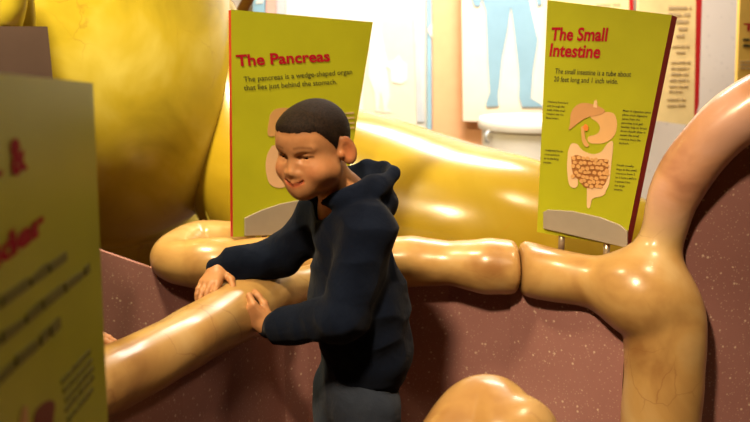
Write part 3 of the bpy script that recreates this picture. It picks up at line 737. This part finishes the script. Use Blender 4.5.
J1 = dict(neck=N1, hips=at(356, 388, 1.95), waist=at(357, 300, 1.935), hem=at(365, 345, 1.95),
          Le=at(343, 318, 1.79), Lw=at(270, 328, 1.915), hs=.94, Re=at(281, 256, 2.06), Rw=at(219, 268, 2.015))
rest = [(D(12), D(14), D(10))] * 4
tipR = atz(200, 296, .79)
build_person('smiling boy with cropped dark hair in a navy hooded top, leaning on the tan tube', (at(356, 388, 1.95)[0], 1.95, 0), J1, D(60),
    (at(313, 147.5, 1.86), D(33), D(12)),
    dict(L=(V(-.80, .0, .60), V(-.38, -.92, .0), True, [(D(44), D(74), D(42)), (D(50), D(78), D(45)), (D(54), D(80), D(45)), (D(58), D(82), D(45))], ((.35, .0, -.3), (.8, 1, .9), (.5, .7, 1)), .88),
         R=(tipR - J1['Rw'], V(-.1, .1, 1), False, [(D(8), D(22), D(18))] * 4, ((.8, .5, .3), (.6, .9, 1), (.2, .3, .4)))),
    dict(skin=m_skin, hair=m_hair, top=m_hood, pants=m_pants))
# a second child, almost wholly hidden by the near sign
N2 = at(14, 165, 1.92)
J2 = dict(neck=N2, hips=V(N2[0]-.02, 1.92, .56), waist=V(N2[0]-.01, 1.91, .76), hem=V(N2[0]-.02, 1.92, .64),
          Le=at(36, 292, 1.84), Lw=at(62, 337, 1.70), Re=V(N2[0]-.14, 1.86, .76), Rw=V(N2[0]-.10, 1.78, .62))
m_top2 = cloth('charcoal_fleece', LA(.02,.02,.022), LA(.03,.03,.032))
build_person('person hidden behind the blurred sign, fingertips resting on the tan tube', (N2[0]-.02, 1.92, 0), J2, D(-45),
    (at(20, 130, 1.9), D(-40), D(20)),
    dict(L=(V(.95, -.1, .02), V(.1, -.15, 1), True, [(D(6), D(20), D(15))] * 4, ((.6, .5, .3), (.8, .9, 1), (.2, .3, .4))),
         R=(V(.2, -.3, -.9), V(-.8, .2, 0), False, rest, ((.6, .4, .3), (.8, .9, 1), (.2, .3, .4)))),
    dict(skin=m_skin, hair=m_hair, top=m_top2, pants=m_pants), h=.0032, hh=.005)
# ------------------------------------------------------------------ lights
def area(name, loc, tgt, size, power, col, spread=180):
    l = bpy.data.lights.new(name, 'AREA'); l.energy = power; l.color = col; l.shape = 'DISK'; l.size = size; l.spread = math.radians(spread)
    o = bpy.data.objects.new(name, l); C.objects.link(o); o.location = loc
    o.rotation_euler = (Vector(tgt) - Vector(loc)).to_track_quat('-Z', 'Y').to_euler(); return o
WARM = (1, .75, .46)
area('ceiling_lamp_front', (-.50, .30, 2.75), (.42, 2.0, .55), .22, 12.5, WARM, 56)
area('ceiling_lamp_right', (1.1, 1.7, 3.0), (.8, 2.2, .7), .35, 15, WARM, 130)
area('ceiling_lamp_stomach', (-.95, 1.90, 3.0), (-.95, 2.75, 1.7), .30, 54, (1, .82, .46), 100)
area('ceiling_lamp_hall', (.6, 4.3, 3.0), (.6, 5.2, 1.0), 1.4, 240, (1, .9, .78))
w = bpy.data.worlds.new('world'); bpy.context.scene.world = w; w.use_nodes = True
w.node_tree.nodes['Background'].inputs[0].default_value = (.5, .35, .2, 1); w.node_tree.nodes['Background'].inputs[1].default_value = .05

for o in C.objects:                                              # repeats share a group
    if o.parent is None and 'label' in o:
        g = {'sign': 'green exhibit signs', 'intestine_tube': 'tan intestine tubes', 'speckled_panel': 'maroon speckled wall panels', 'wall_poster': 'posters on the back wall', 'gullet_tube': 'slim tubes beside the stomach'}.get(o.name.split('.')[0])
        if g and 'sign back' not in o['label']: o['group'] = g
# ------------------------------------------------------------------ camera
cam = bpy.data.cameras.new('camera'); co = bpy.data.objects.new('camera', cam); C.objects.link(co)
co.location = CAM; co.rotation_euler = (PI / 2 - PITCH, 0, 0); cam.sensor_width = 36; cam.lens = 36 * F / 750; cam.clip_start = .05
cam.dof.use_dof = True; cam.dof.focus_distance = 2.08; cam.dof.aperture_fstop = 3.4
sc = bpy.context.scene; sc.camera = co
sc.view_settings.view_transform = 'Standard'; sc.view_settings.look = 'None'; sc.view_settings.gamma = 1; sc.view_settings.use_curve_mapping = False
sc.view_settings.exposure = -0.2
